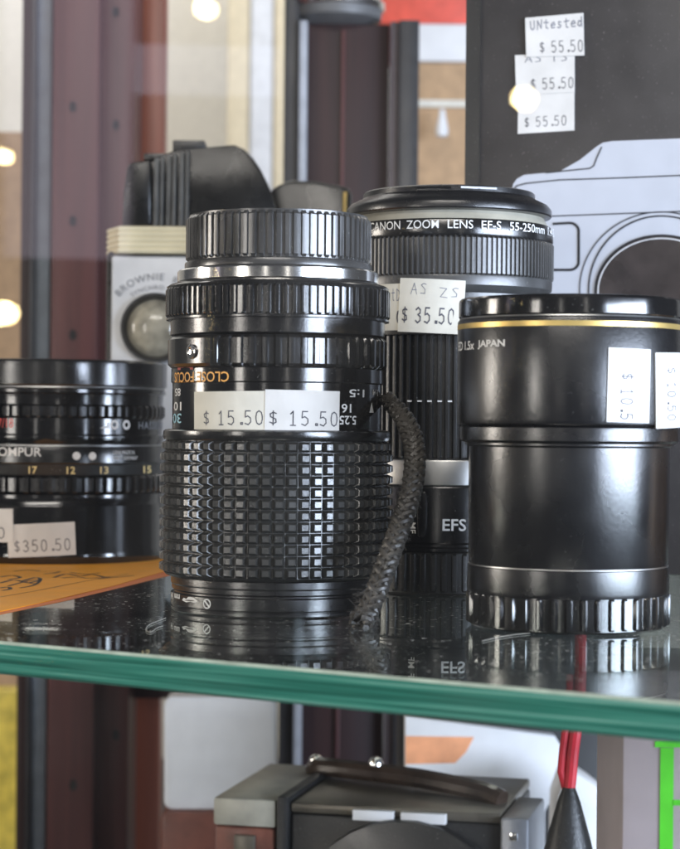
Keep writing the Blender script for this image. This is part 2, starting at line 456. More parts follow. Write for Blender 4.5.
# little chrome pin with dark screw slot
b = MB()
pr = Z.r(109.4); pz = Z.z(351, 109)
def pinpt(rho, t, h):
    ph = pin_phi+rho*cos(t)/pr
    return ((pr+h)*sin(ph), -(pr+h)*cos(ph), pz+rho*sin(t))
rings = [(.0021, -.0002), (.0021, .0005), (.0017, .0008), (.0012, .0009), (.0009, .0006), (.0004, .0005)]
vs = [pinpt(q, 2*PI*k/20, h) for q, h in rings for k in range(20)]
fs = [(i*20+k, i*20+(k+1) % 20, (i+1)*20+(k+1) % 20, (i+1)*20+k) for i in range(len(rings)-1) for k in range(20)]
fs.append(tuple(5*20+k for k in range(20)))
b.add(vs, fs); b.build('release_pin', 'chrome', Z.root)
Z.lathe('scale_barrel', 'black_gloss', ((105, 366), (106, 367.5), (106, 381), (104.6, 382.5), (104.6, 429), (104, 431)))
b = MB()
Z.text(b, 'CLOSE FOCUS', 176.5, 371.5, 231, 382, 106, 0, True, .012)
for t, u0, v0, u1, v1, mi in (('85', 177, 388, 183, 396, 1), ('10', 176, 402, 184, 411, 2), ('30', 175, 414, 184, 424, 3), ('1:5', 346, 388, 361, 396, 2),
                              ('1:4', 369.5, 387.5, 375.5, 394, 2), ('16', 338.5, 403, 348, 412, 2), ('5.25', 336.5, 415, 353, 424, 2)):
    Z.text(b, t, u0, v0, u1, v1, 104.6, mi, True, .012)
b.mapped([(0, 0), (1, 0), (.75, .55), (.5, 1), (.25, .55)], [(0, 1, 2, 3, 4)], Z.rectmap(366.5, 401, 371, 411.5, 104.6), 2)
b.build('lettering', ['orange_paint', 'white_paint', 'white_paint', 'blue_paint'], Z.root)
b = MB()  # red index line under the pin ring
b.mapped([(0, 0), (1, 0), (1, 1), (0, 1)], [(0, 1, 2, 3)], Z.rectmap(180, 366.8, 196, 369.3, 106, .0002), 0)
b.build('index_line', 'pin_red', Z.root)
Z.lathe('collar', 'black_semi', ((104, 429.5), (111, 430.5), (113.3, 432), (113.8, 438), (112.4, 441)))
# grip with raised pyramidal studs
def knurl(L, w, v0, v1, rows, cols, h):
    b = MB(); r0 = L.r(w)-h; z1 = L.z(v0, w); z0 = L.z(v1, w); dz = (z1-z0)/rows; da = 2*PI/cols
    def P(a, r, z): return (r*sin(a), -r*cos(a), z)
    vs, fs = [], []
    g = .025; t = .25
    nz = [0]
    for j in range(rows):
        off = random.uniform(-.0005, .0005)
        for i in range(cols):
            a = i*da; z = z0+j*dz
            # slight waist: the top row sits a hair further in
            ra = r0-(.0004 if j == rows-1 else 0)+random.uniform(-.00003, .00003)
            B = [P(a, r0, z), P(a+da, r0, z), P(a+da, r0, z+dz), P(a, r0, z+dz)]
            G = [P(a+g*da, ra, z+g*dz), P(a+(1-g)*da, ra, z+g*dz), P(a+(1-g)*da, ra, z+(1-g)*dz), P(a+g*da, ra, z+(1-g)*dz)]
            H = [P(a+t*da, ra+h, z+t*dz), P(a+(1-t)*da, ra+h, z+t*dz), P(a+(1-t)*da, ra+h, z+(1-t)*dz), P(a+t*da, ra+h, z+(1-t)*dz)]
            k = len(vs); vs += B+G+H
            for q in range(4):
                p = (q+1) % 4
                fs.append((k+q, k+p, k+4+p, k+4+q)); fs.append((k+4+q, k+4+p, k+8+p, k+8+q))
            fs.append((k+8, k+9, k+10, k+11))
    b.add(vs, fs)
    b.lathe([(r0-.0008, z0-.0003), (r0-.0003, z0), (r0-.0003, z1), (r0-.0008, z1+.0002)], 120)
    return b
kb = knurl(Z, 116.3, 441.5, 580, 12, 58, .0017)
kb.build('rubber_grip', 'rubber', Z.root, weld=True, ang=20)
Z.lathe('front_barrel', 'black_satin', ((112, 579.5), (110, 582), (104.5, 583.5), (104.5, 590), (103.5, 591.5), (103.5, 596), (101.5, 597.5), (101.5, 599), (104.5, 600.5), (104.5, 612), (103.2, 613.5), (103.2, 614.3), (104, 615), (104, 617.6), (102.5, 618.6)))
b = MB()
def ringmark(L, mb, u, v, w, rho, wid, slash=True):
    c = L.phi(u, w); z = L.z(v, w); r = L.r(w)+.00012; n = 20; vs = []
    for k in range(n):
        for q in (rho, rho-wid):
            t = 2*PI*k/n; ph = c+q*cos(t)/r; vs.append((r*sin(ph), -r*cos(ph), z+q*sin(t)))
    fs = [(2*k, 2*k+1, (2*k+3) % (2*n), (2*k+2) % (2*n)) for k in range(n)]
    mb.add(vs, [tuple(reversed(f)) for f in fs], 0)
    if slash:
        q = rho*.72; ws = wid*.5; pts = []
        for sx, sz in ((-q-ws, q-ws), (-q+ws, q+ws), (q+ws, -q+ws), (q-ws, -q-ws)):
            ph = c+sx/r; pts.append((r*sin(ph), -r*cos(ph), z+sz))
        mb.add(pts, [(0, 3, 2, 1)], 0)
ringmark(Z, b, 211.5, 606.5, 104.5, .00145, .00035)
blob = [[(0, .4), (.12, .75), (.3, .62), (.42, .95), (.62, .98), (.82, .8), (1, .5), (.8, .25), (.55, .35), (.3, .18), (.12, .3)]]
b.mapped(blob[0], [tuple(reversed(range(11)))], Z.rectmap(186.5, 601, 203, 608.5, 104.5), 0)
Z.text(b, 'mm 1:4', 174.2, 600, 184, 607, 104.5, 0, True, .03)
b.build('front_lettering', 'white_paint', Z.root)
price15 = lambda: stroke2d('$ 15.50', .085)
Z.sticker(198, 391.5, 266, 431.5, 106, [(price15(), .17, .14, .97, .52, 0, 1)], tilt=.012, paper='paper_warm', label='left sticker of the pair, priced 15.50')
Z.sticker(265.5, 390, 335.5, 431, 106, [(price15(), .06, .12, .97, .50, 0, 1)], lift=.0004, tilt=-.012, paper='paper', label='right sticker of the pair, priced 15.50')

# ================================================================== 2. white-lettered telephoto zoom at the back
T = Lens(447, .687, 'telephoto_lens', 'tall black zoom lens with white ring lettering, silver band and 35.50 sticker', 'camera lens', group='lenses on the glass shelf')
b = MB()
b.lathe(list(reversed(T.P((80, 184.4), (84, 184.2), (85.6, 185.2), (86, 190), (87, 191), (98.5, 195.5), (101.5, 199), (102.3, 201), (102.3, 206), (101.4, 207.5), (97, 208.5), (94, 209.5), (93.5, 215)))))
o = b.build('lens_cap', 'black_satin', T.root)
b = MB()
for u0, u1 in ((415, 449), (458, 492)):
    b.mapped([(0, 0), (1, 0), (1, 1), (0, 1)], [(0, 1, 2, 3)], T.rectmap(u0, 186, u1, 188, 86, .0006), 0)
b.build('cap_notch', 'black_gloss', o)
T.lathe('front_rim', 'olive_metal', ((94, 209), (95, 210), (97.5, 215), (100, 217), (101, 219)))
T.lathe('name_ring', 'black_semi', ((100, 217.5), (102.5, 219), (103.6, 224), (104.2, 233), (103.5, 235)))
b = MB()
for t, u0, u1 in (('CANON', 371, 401), ('ZOOM', 407, 437.5), ('LENS', 446, 470), ('EF-S', 478, 496.5), ('55-250mm', 505, 539.5), ('1:4-5.6', 543.2, 550.9)):
    T.text(b, t, u0, 219.8, u1, 228.2, 104.0, 0, False, .002, .00025)
b.build('name_lettering', 'white_paint', T.root)
b = MB(); b.ribs(T.r(102.8), T.r(104.8), T.z(274.5, 105), T.z(234.5, 105), 124, .55, .0007)
b.build('ribbed_ring', 'grey_black', T.root)
T.lathe('upper_barrel', 'grey_black', ((103, 274), (103.5, 276), (103, 284), (99, 290), (95, 292), (95, 330), (94, 334)))
b = MB(); b.ribs(T.r(92.5), T.r(95.5), T.z(460, 95), T.z(333, 95), 78, .60, .0008)
b.build('zoom_ring', 'black_matte', T.root)
b = MB()
for k in range(8):
    u = 409+k*9.6
    if u < 462: b.mapped([(0, 0), (1, 0), (1, 1), (0, 1)], [(0, 1, 2, 3)], T.rectmap(u, 400.5, u+4.2, 402, 95.5, .0002), 0)
b.build('scale_mark', 'white_paint', T.root)
T.lathe('silver_band', 'dull_silver', ((93, 459), (96.5, 460.5), (97, 462), (97, 485), (96, 486)))
T.lathe('switch_barrel', 'black_semi', ((95.5, 485.5), (96.5, 487), (97, 489), (97, 543), (95, 545), (95, 547.5), (97.5, 549), (97.5, 551.5), (95, 553)))
b = MB(); g = T.rectmap(411, 489, 430, 540, 97, 0)
pr_ = [(.55, .06), (.75, .04), (.9, .1), (.95, .25), (.95, .75), (.9, .9), (.75, .96), (.6, .92), (.52, .8), (.5, .5)]
inner = [Vector(g(x, y)) for x, y in pr_]; outer = []
for p in inner:
    d = Vector((p.x, p.y, 0)).normalized(); outer.append(p+d*.0016)
n = len(inner)
b.add(inner+outer, [tuple(range(n, 2*n))]+[(i, (i+1) % n, n+(i+1) % n, n+i) for i in range(n)])
b.build('slide_switch', 'black_satin', T.root, bevel=.0003)
b = MB(); T.text(b, 'EFS', 443.5, 519, 466, 531, 97, 0, False, .015)
T.text(b, 'AF  MF', 412, 507, 418, 534, 97, 0, False, .01, rot=1)
b.build('side_lettering', 'white_paint', T.root)
b = MB(); b.ribs(T.r(95), T.r(97), T.z(594, 97), T.z(553, 97), 60, .6, .001)
b.lathe(list(reversed(T.P((94, 552.5), (95, 554), (95, 594), (92, 596)))))
b.build('rear_cap', 'black_matte', T.root)
T.sticker(378, 283, 412, 330, 103.5, [(stroke2d('UNtestD', .09, jit=.05), -.25, .62, .72, .90, 0, 2), (stroke2d('0', .12), .62, .12, .84, .45, 0, 1)], paper='paper_warm', lift=.0002, label='sticker half hidden under the 35.50 sticker')
T.sticker(401, 279, 462, 333, 103.5, [(stroke2d('AS', .07, .9, .35, jit=.04), .18, .70, .42, .92, 0, 2), (stroke2d('ZS', .07, .9, .35, jit=.04), .62, .66, .90, .86, 0, 2),
          (stroke2d('$ 35.50', .11), .06, .16, .86, .48, 0, 1)], lift=.0005, tilt=-.05, paper='paper_warm', curl=.001, label='sticker reading as is, 35.50')

# ================================================================== 3. wide black converter on the right
W = Lens(569, .5596, 'converter_lens', 'wide-topped black converter lens with thin gold line and two sideways 10.50 stickers', 'camera lens', group='lenses on the glass shelf')
W.lathe('lens_cap', 'black_gloss', ((106, 293.2), (109, 293.4), (110.6, 295), (111, 297), (111, 312), (110, 313.6), (108, 314)))
W.lathe('front_rim', 'dull_silver', ((108, 313.8), (110.2, 314), (110.5, 315), (109.8, 315.8)))
W.lathe('front_barrel', 'black_satin', ((109.5, 315.6), (111.4, 316.2), (112, 317.5), (112, 420), (111.2, 424), (107, 426.5)), seg=200)
W.lathe('gold_line', 'gold', ((112, 320), (112.25, 320.2), (112.25, 325.4), (112, 325.6)), seg=200)
b = MB(); W.text(b, 'ED', 459.5, 338.8, 464.6, 348, 112, 0, False, .01); W.text(b, '1.5x', 467, 338.8, 476.8, 348, 112, 0, False, .02); W.text(b, 'JAPAN', 480.5, 338.6, 507.5, 348, 112, 0, False, .03)
b.build('lettering', 'white_paint', W.root)
W.lathe('waist_ring', 'black_satin', ((107, 426), (109, 428), (109.3, 431), (109, 441), (107, 443), (104, 444), (104, 446)))
W.lathe('lower_barrel', 'black_satin', ((104, 445), (103, 446.5), (100, 448), (99.4, 568), (98.6, 569.5), (98.4, 570.2)), seg=200)
W.lathe('bright_ring', 'dull_silver', ((98.4, 570), (99.4, 570.4), (99.6, 571.4), (99, 571.8)))
W.lathe('foot_barrel', 'black_satin', ((98.6, 571.6), (99.9, 572.5), (100.6, 596), (99.6, 600)))
b = MB(); b.ribs(W.r(98.2), W.r(101.6), W.z(632.5, 101), W.z(600, 101), 44, .56, .0005, side=.16)
b.lathe(list(reversed(W.P((97, 599.5), (98.3, 600), (98.3, 633), (95, 634.8)))))
b.build('ribbed_foot', 'ribbed_plastic', W.root)
W.sticker(604.5, 347.5, 644.5, 422, 112.3, [(stroke2d('$ 10.5', .085), .28, .04, .58, .66, 1, 1)], paper='paper', tilt=-.02, label='full sideways sticker, priced 10.50')
W.sticker(650.5, 350, 677.8, 427, 112.3, [(stroke2d('$ 10.50', .085), .30, .10, .62, .80, 1, 1)], paper='paper', tilt=.03, label='sideways sticker cut off by the turn of the barrel')

# ================================================================== 4. the squat lens on the left
H = Lens(52, .825, 'shutter_lens', 'squat black capped lens with toothed rings and 350.50 sticker on the orange paper', 'camera lens', base=SHELF+.0006, group='lenses on the glass shelf')
H.lathe('lens_cap', 'black_semi', ((108, 358.5), (112, 359), (114, 361), (114.3, 364), (114.3, 384), (113, 385.5), (111, 386)))
H.lathe('front_rim', 'dull_silver', ((110.5, 385.6), (112, 386), (112.2, 387), (111, 388)))
H.lathe('upper_barrel', 'black_gloss', ((111, 387.6), (113, 389), (113.2, 392), (111, 394), (110.3, 402), (110.3, 404)))
b = MB(); b.ribs(H.r(107.8), H.r(112.4), H.z(418, 112), H.z(404, 112), 70, .62, .0009)
b.build('toothed_ring', 'black_semi', H.root)
H.lathe('shutter_barrel', 'black_gloss', ((109, 417.6), (110, 418.4), (110, 434), (112, 435.2), (112.4, 437), (111, 442), (110.6, 444.5)))
H.lathe('bright_edge', 'dull_silver', ((110.5, 444.4), (113, 445), (113.2, 446.2), (112, 446.8)))
H.lathe('name_plate', 'black_semi', ((112, 446.6), (112.4, 447.5), (112.4, 463), (111.5, 464.5)))
H.lathe('scale_ring', 'black_matte', ((111.5, 464.4), (112, 465), (110.2, 475), (109, 476)))
b = MB(); b.ribs(H.r(109.4), H.r(114.0), H.z(494.5, 114), H.z(476, 114), 62, .64, .001)
b.build('toothed_ring', 'black_semi', H.root)
H.lathe('base_barrel', 'black_gloss', ((110, 494), (112, 495.5), (112.4, 504), (113.3, 505.5), (113.8, 507), (114.2, 552), (115, 554), (115, 561), (113, 565.8)))
b = MB()
H.text(b, 'COMPUR', -6, 447.6, 42.5, 456.5, 112.4, 0, False, .012)
H.text(b, '5.6 17/18', -14, 418.8, 15.6, 428, 110, 1, False, .0)
for u, v, rr in ((75, 455.8, .0016), (90, 456, .0016)):
    c = H.phi(u, 112.4); z = H.z(v, 112.4); r = H.r(112.4)+.0004
    b.add([(r*sin(c+rr*cos(2*PI*k/16)/r), -r*cos(c+rr*cos(2*PI*k/16)/r), z+rr*sin(2*PI*k/16)) for k in range(16)], [tuple(range(16))], 0)
for u in (111, 122.8):
    ringmark(H, b, u, 424.3, 110, .0019, .0009, False)
b.mapped([(0, 0), (1, 0), (1, .8), (.8, .9), (.8, .3), (.5, .3), (.3, .2)], [tuple(range(7))], H.rectmap(97, 421, 106, 428, 110), 0)
H.text(b, 'LENS MADE IN\nWEST GERMANY', 110, 450.5, 134, 460, 112.4, 0, False, .0)
H.text(b, 'HASSELBLAD', 135, 421, 166, 428.5, 110, 3, False, .0, spacing=1.2)
for t, u in (('17', 34.5), ('12', 70), ('13', 101.5), ('15', 144)):
    H.text(b, t, u-4, 466.5, u+4, 474, 112, 2, False, .02, .0002)
b.build('lettering', ['white_paint', 'red_paint', 'yellow_paint', 'etched_grey'], H.root)
H.sticker(12, 523.5, 74.5, 556.5, 114.6, [(stroke2d('$350.50', .085), .10, .14, .92, .52, 0, 1)], tilt=.05, lift=.0004, label='sticker reading 350.50')
H.sticker(-46, 510, 17, 543.5, 114.6, [(stroke2d('$350.50', .085), .10, .10, .90, .46, 0, 1)], tilt=.02, lift=.0008, label='second sticker, cut by the picture edge')

# ================================================================== wrist cord
def spline(pts, n):
    out = []
    m = len(pts)
    for i in range(m-1):
        p0, p1, p2, p3 = pts[max(i-1, 0)], pts[i], pts[i+1], pts[min(i+2, m-1)]
        for k in range(n):
            t = k/n
            out.append(.5*((2*p1)+(p2-p0)*t+(2*p0-5*p1+4*p2-p3)*t*t+(3*p1-p0-3*p2+p3)*t**3))
    out.append(pts[-1]); return out
def resample(path, step):
    out = [path[0].copy()]; acc = 0
    for a, c in zip(path, path[1:]):
        d = (c-a).length; t = step-acc
        while t <= d:
            out.append(a.lerp(c, t/d)); t += step
        acc = (acc+d) % step
    return out
cord_pts = [at(386, 398, .601), at(393, 405, .597), at(405, 420, .590), at(414, 445, .582), at(414, 474, .575), at(408, 502, .569), at(398, 532, .564), at(387, 562, .559), at(376, 592, .555), at(366, 614, .552), at(357, 624, .549)]
cp = resample(spline(cord_pts, 30), .00035)
root = thing('wrist_cord', 'braided dark wrist cord with frayed end, hanging beside the knurled lens down to the shelf', 'cord', tuple(at(357, 626, .549)))
def frames(path):
    fr = []; prev = None
    for i, p in enumerate(path):
        d = (path[min(i+1, len(path)-1)]-path[max(i-1, 0)]).normalized()
        x = d.cross(Vector((0, 1, 0))).normalized() if prev is None else (prev-d*prev.dot(d)).normalized()
        prev = x; fr.append((p, x, d.cross(x), d))
    return fr
fr = frames(cp)
b = MB(); PITCH = .0110
n = len(fr)
for sgn in (1, -1):
    for k in range(4):
        path = []
        for i, (p, x, y, d) in enumerate(fr):
            s_ = i*.00035; taper = .72+.28*min(1, i/(.22*n)); taper *= 1 if i < .9*n else 1+.25*(i/n-.9)*10
            th = sgn*2*PI*s_/PITCH+k*PI/2+(PI/4 if sgn < 0 else 0)
            over = .00036*sgn*cos(2*(2*PI*s_/PITCH)*1.0+k*PI)
            Rr = (.0019+over)*taper
            path.append(p+x*Rr*cos(th)*1.12+y*Rr*sin(th))
        b.tube(path[::2], [.00092*(.75+.25*min(1, i*2/(.25*n))) for i in range(len(path[::2]))], 7)
b.build('braid', 'cord_black', root, origin=root.location)
b = MB()
b.tube([p for p, _, _, _ in fr[:-24]][::6], .0011, 6)
b.build('core', 'cord_black', root, origin=root.location)
b = MB()
for k in range(300):
    i = int(n*random.random()**.6) if k < 200 else int(n*random.uniform(.86, .999))
    p, x, y, d = fr[min(i, n-1)]; t = random.uniform(0, 2*PI); o = x*cos(t)+y*sin(t)
    L_ = random.uniform(.001, .003)*(1.7 if i > .86*n else 1); c1 = p+o*.0021; e = (o+d*random.uniform(-1, 1)+Vector((random.uniform(-.6, .6), random.uniform(-.6, .6), random.uniform(-.7, .3)))).normalized()
    c2 = c1+e*L_*.5; c3 = c2+(e+Vector((random.uniform(-1, 1), random.uniform(-1, 1), random.uniform(-1, .4)))*.9).normalized()*L_*.6
    for q in (c1, c2, c3): q.z = max(q.z, SHELF+.0002)
    b.tube(spline([c1, c2, c3], 3), .000035, 4)
b.build('frayed_fibres', 'fuzz', root, origin=root.location)

# stray fibres lying on the glass
def fibre(pts, rad, label):
    b = MB(); P_ = [at_z(u, v, SHELF+.0003) for u, v in pts]
    b.tube(spline(P_, 8), rad, 5); o = b.build('stray_thread', 'thread', origin=P_[0]); tag(o, label, 'thread'); return o
fibre([(166, 618), (158, 621), (149, 625), (146, 630), (151, 632), (157, 628), (163, 626)], .00008, 'thin curled fibre on the glass left of the knurled lens')
fibre([(482, 641), (500, 637), (516, 634.5), (531, 633)], .00007, 'straight pale fibre on the glass in front of the ribbed foot')

# ================================================================== orange paper under the squat lens
def sheet(mb, poly, z, th, mi=0):
    vs = [at_z(u, v, z) for u, v in poly]; n = len(vs)
    top = [p+Vector((0, 0, th)) for p in vs]
    mb.add(vs+top, [tuple(reversed(range(n))), tuple(range(n, 2*n))]+[(i, (i+1) % n, n+(i+1) % n, n+i) for i in range(n)], mi)
root = thing('paper_notice', 'bright orange paper notice with black marker writing, lying under the squat lens', 'paper', tuple(at_z(60, 590, SHELF)))
b = MB(); sheet(b, [(-60, 626), (0, 612), (60, 599), (115, 586), (146, 577), (168, 571), (172, 560), (60, 548), (-70, 552)], SHELF+.0001, .0002)
b.build('sheet', 'orange_paper', root, origin=root.location)
b = MB(); sheet(b, [(-40, 623), (70, 600), (128, 586), (172, 575), (178, 566), (150, 566), (60, 590), (-40, 610)], SHELF+.00002, .00006)
b.build('under_sheet', 'orange_under', root, origin=root.location)
b = MB()
def pen_line(mb, pts, wpx, z):
    P_ = [at_z(u, v, z) for u, v in pts]; P_ = spline(P_, 6); n = len(P_); vs = []
    for i, p in enumerate(P_):
        d = (P_[min(i+1, n-1)]-P_[max(i-1, 0)]).normalized(); nn = Vector((-d.y, d.x, 0))*wpx
        vs += [p-nn, p+nn]
    mb.add(vs, [(2*i, 2*i+2, 2*i+3, 2*i+1) for i in range(n-1)], 0)
zt = SHELF+.00036
for pts, w in (([(0, 577), (12, 575.5), (20, 577.5), (8, 579.5)], .0012), ([(22, 581), (36, 577.5), (40, 580), (28, 583)], .0012), ([(0, 583), (14, 580), (26, 582.5), (38, 584)], .0012),
               ([(8, 586), (28, 581), (40, 580), (34, 585), (20, 588)], .001), ([(0, 588), (8, 587), (10, 589), (2, 590.5)], .0012),
               ([(54, 577.5), (66, 574), (80, 576), (92, 574.5), (104, 577)], .0011), ([(62, 578), (76, 577), (90, 578.2), (112, 576.5)], .0011), ([(70, 572.5), (86, 574), (100, 573)], .001),
               ([(98, 579), (118, 577), (134, 575.5)], .0008), ([(44, 574), (54, 573), (60, 571.5)], .001), ([(14, 571), (28, 570), (40, 571)], .001)):
    pen_line(b, pts, w*.6, zt)
pen_line(b, [(0, 597), (40, 590), (86, 581), (128, 574)], .00022, zt)
b.build('marker_writing', 'marker', root, origin=root.location)

# ================================================================== dark printed camera carton behind
Yb, sb = .78, .34
Xb0 = at(462, 424, Yb).x
def on_box(u, v, lift=0.0):
    a, c = unroll(u, v); k = a/F
    Y = (Yb+sb*Xb0)/(1+sb*k)
    p = Vector((k*Y, Y, -c*Y/F))
    nrm = Vector((-sb, -1, 0)).normalized()
    return p+nrm*lift
root = thing('camera_carton', 'tall dark grey carton printed with a pale blue camera outline, three 55.50 stickers', 'box', (Xb0, Yb, SHELF))
ex = Vector((1, -sb, 0)).normalized(); ey = Vector((sb, 1, 0)).normalized()
MX = Matrix(((ex.x, ey.x, 0, Xb0), (ex.y, ey.y, 0, Yb), (0, 0, 1, SHELF), (0, 0, 0, 1)))
b = MB(); b.box(0, .175, 0, .09, .0002, .262, 0, MX); b.build('carton', 'box_card', root, origin=root.location, bevel=.0008)
b = MB(); b.box(.0004, .0062, -.0006, .0, .001, .261, 0, MX); b.build('edge_band', 'box_edge', root, origin=root.location)
b = MB(); b.box(.0064, .1745, -.0005, .0, .236, .2605, 0, MX); b.build('top_flap', 'grey_black', root, origin=root.location)
def flat(mb, poly, lift, th, mi=0):
    vs = [on_box(u, v, lift) for u, v in poly]; ba = [on_box(u, v, lift-th) for u, v in poly]; n = len(vs)
    mb.add(vs+ba, [tuple(range(n))]+[(i, n+i, n+(i+1) % n, (i+1) % n) for i in range(n)], mi)
def line(mb, pts, wpx, lift, mi=0, closed=False):
    n = len(pts); vs = []
    for i, p in enumerate(pts):
        if closed: a, c = pts[i-1], pts[(i+1) % n]
        else: a, c = pts[max(i-1, 0)], pts[min(i+1, n-1)]
        d = Vector((c[0]-a[0], c[1]-a[1])).normalized(); nn = (-d.y*wpx*.5, d.x*wpx*.5)
        vs += [on_box(p[0]-nn[0], p[1]-nn[1], lift), on_box(p[0]+nn[0], p[1]+nn[1], lift)]
    k = n if closed else n-1
    mb.add(vs, [(2*i, 2*i+1, (2*i+3) % (2*n), (2*i+2) % (2*n)) for i in range(k)], mi)
def arc(cx, cy, rx, ry, a0, a1, n=40): return [(cx+rx*cos(R(a0+(a1-a0)*i/n)), cy-ry*sin(R(a0+(a1-a0)*i/n))) for i in range(n+1)]
b = MB()
sil = [(512, 330), (512, 190), (513.5, 184), (517, 179), (524, 175), (560, 171.5), (580, 160), (597, 146.5), (603, 142.8), (612, 141.2), (720, 137), (720, 330)]
flat(b, list(reversed(sil)), .0004, .0003)
b.build('printed_camera', 'print_blue', root, origin=root.location)
b = MB()
line(b, [(513.5, 190), (517, 186), (526, 183.5), (560, 180), (620, 178), (720, 174)], 1.3, .0006)
line(b, [(546, 173), (575, 170), (590, 168.5), (594, 166), (597, 158), (602, 147)], 1.3, .0006)
line(b, [(545, 216.5), (600, 214.5), (720, 210)], 1.2, .0006)
rr = [(553, 224)]+arc(570, 231, 9, 8, 90, 0, 6)+[(579, 262)]+arc(570, 262, 9, 8, 0, -90, 6)+[(553, 270)]
line(b, rr, 2.6, .0006)
line(b, arc(662, 290, 73, 74, 190, -10), 1.6, .0007)
line(b, arc(662, 290, 82, 78, 190, 70), 1.2, .0007)
b.build('printed_outline', 'print_black', root, origin=root.location)
b = MB(); flat(b, list(reversed(arc(662, 292, 66, 56, 0, 360, 72)[:-1])), .0007, .0002); b.build('printed_lens', 'print_lens', root, origin=root.location)
b = MB(); line(b, arc(662, 292, 63.5, 53.5, 0, 360, 72)[:-1], 1.2, .0009, closed=True); line(b, arc(662, 292, 66.5, 56.5, 0, 360, 72)[:-1], 2.0, .0009, 1, closed=True); b.build('printed_ring', ['print_white', 'print_black'], root, origin=root.location)
def box_sticker(quad, marks, lift, label):
    """quad: top-left, top-right, bottom-right, bottom-left"""
    b = MB(); tl, tr, br, bl = quad
    flat(b, [bl, br, tr, tl], lift, .0003, 0)
    def fn(x, y):
        u = bl[0]*(1-x)*(1-y)+br[0]*x*(1-y)+tr[0]*x*y+tl[0]*(1-x)*y
        v = bl[1]*(1-x)*(1-y)+br[1]*x*(1-y)+tr[1]*x*y+tl[1]*(1-x)*y
        return on_box(u, v, lift+.00008)
    for shp, x0, y0, x1, y1, rot, mi in marks: b.mapped(*pad2d(shp, x0, y0, x1, y1, rot), fn, mi)
    o = b.build('price_sticker', ['paper', 'ink', 'pen'], root, origin=root.location); o['label'] = label
p55 = lambda: stroke2d('$ 55.50', .085)
box_sticker([(518.5, 95), (574.5, 92.5), (574.5, 130.5), (518, 134)], [(p55(), .12, .14, .86, .42, 0, 1)], .0005, 'lowest sticker, priced 55.50')
box_sticker([(515.5, 55.5), (575, 53.5), (575, 92.5), (516.5, 95.5)], [(p55(), .26, .10, .98, .40, 0, 1), (stroke2d('AS IS', .12, .9, .35, jit=.05), .16, .80, .88, .99, 0, 2)], .0009, 'middle sticker with writing partly covered, 55.50')
box_sticker([(526, 18.5), (584, 13.5), (585, 56), (527, 57.5)], [(p55(), .24, .08, .98, .38, 0, 1), (stroke2d('UNtested', .13, .9, .18, jit=.05), .08, .66, .98, .93, 0, 2)], .0014, 'topmost sticker with untested handwritten, 55.50')

# ================================================================== old reflex box camera
Yc = .90
root = thing('box_camera', 'old silver-faced reflex box camera with cream ribbed trim and raised black viewing hood', 'camera', tuple(at(200, 424, Yc).xy)+(SHELF,))
def X_(u, v=300, Y=Yc): return at(u, v, Y).x
def Z_(v, u=190, Y=Yc): return at(u, v, Y).z
x0, x1 = X_(104.5, 320), X_(300, 320)
b = MB(); b.box(x0+.0004, x1, Yc+.002, Yc+.075, SHELF+.0002, Z_(251)); b.build('body', 'dark_plastic', root, origin=root.location, bevel=.002)
b = MB(); b.box(X_(111, 320), x1-.004, Yc-.0005, Yc+.003, SHELF+.006, Z_(256)); b.build('faceplate', 'silver_face', root, origin=root.location, bevel=.0015)
# cream trim with chamfered corners and horizontal ridges
b = MB(); zt0, zt1 = Z_(253.5, 110), Z_(226.5, 110); xa = X_(103.5, 240)
nrow = 5
prof = []
for k in range(nrow):
    za = zt0+(zt1-zt0)*k/nrow; zb = zt0+(zt1-zt0)*(k+1)/nrow
    prof += [(.0006, za), (0, za+(zb-za)*.3), (0, za+(zb-za)*.7), (.0006, zb)]
outl = [(xa, Yc+.012), (xa+.007, Yc-.004), (x1-.005, Yc-.004), (x1+.003, Yc+.012), (x1+.003, Yc+.076), (xa, Yc+.076)]
cx, cy = sum(p[0] for p in outl)/6, sum(p[1] for p in outl)/6
vs = []
for ins, z in prof:
    for px, py in outl:
        d = Vector((px-cx, py-cy)).normalized(); vs.append((px-d.x*ins*1.5, py-d.y*ins*1.5, z))
fs = [(k*6+i, k*6+(i+1) % 6, (k+1)*6+(i+1) % 6, (k+1)*6+i) for k in range(len(prof)-1) for i in range(6)]
fs += [tuple(reversed(range(6))), tuple((len(prof)-1)*6+i for i in range(6))]
b.add(vs, fs); b.build('trim_band', 'cream_plastic', root, origin=root.location, smooth=False)
# viewing lens
def disc_ring(mb, c, prof, seg=64, mi=0):
    vs = [(c.x+r*cos(2*PI*k/seg), c.y-h, c.z+r*sin(2*PI*k/seg)) for r, h in prof for k in range(seg)]
    n = len(prof); fs = [(i*seg+k, i*seg+(k+1) % seg, (i+1)*seg+(k+1) % seg, (i+1)*seg+k) for i in range(n-1) for k in range(seg)]
    fs.append(tuple((n-1)*seg+k for k in range(seg)))
    mb.add(vs, fs, mi)
lc = at(156, 328, Yc-.0005); k_ = Yc/F
b = MB(); disc_ring(b, lc, [(35*k_, 0), (35*k_, .003), (33.5*k_, .0042), (31.5*k_, .0042), (29*k_, .001), (29*k_, 0.0002)]); o = b.build('viewing_lens', 'dark_plastic', root, origin=root.location)
b = MB(); disc_ring(b, lc, [(29*k_, .0004), (24*k_, .003), (16*k_, .005), (8*k_, .006), (.5*k_, .0063)]); b.build('lens_glass', 'view_glass', o, origin=root.location)
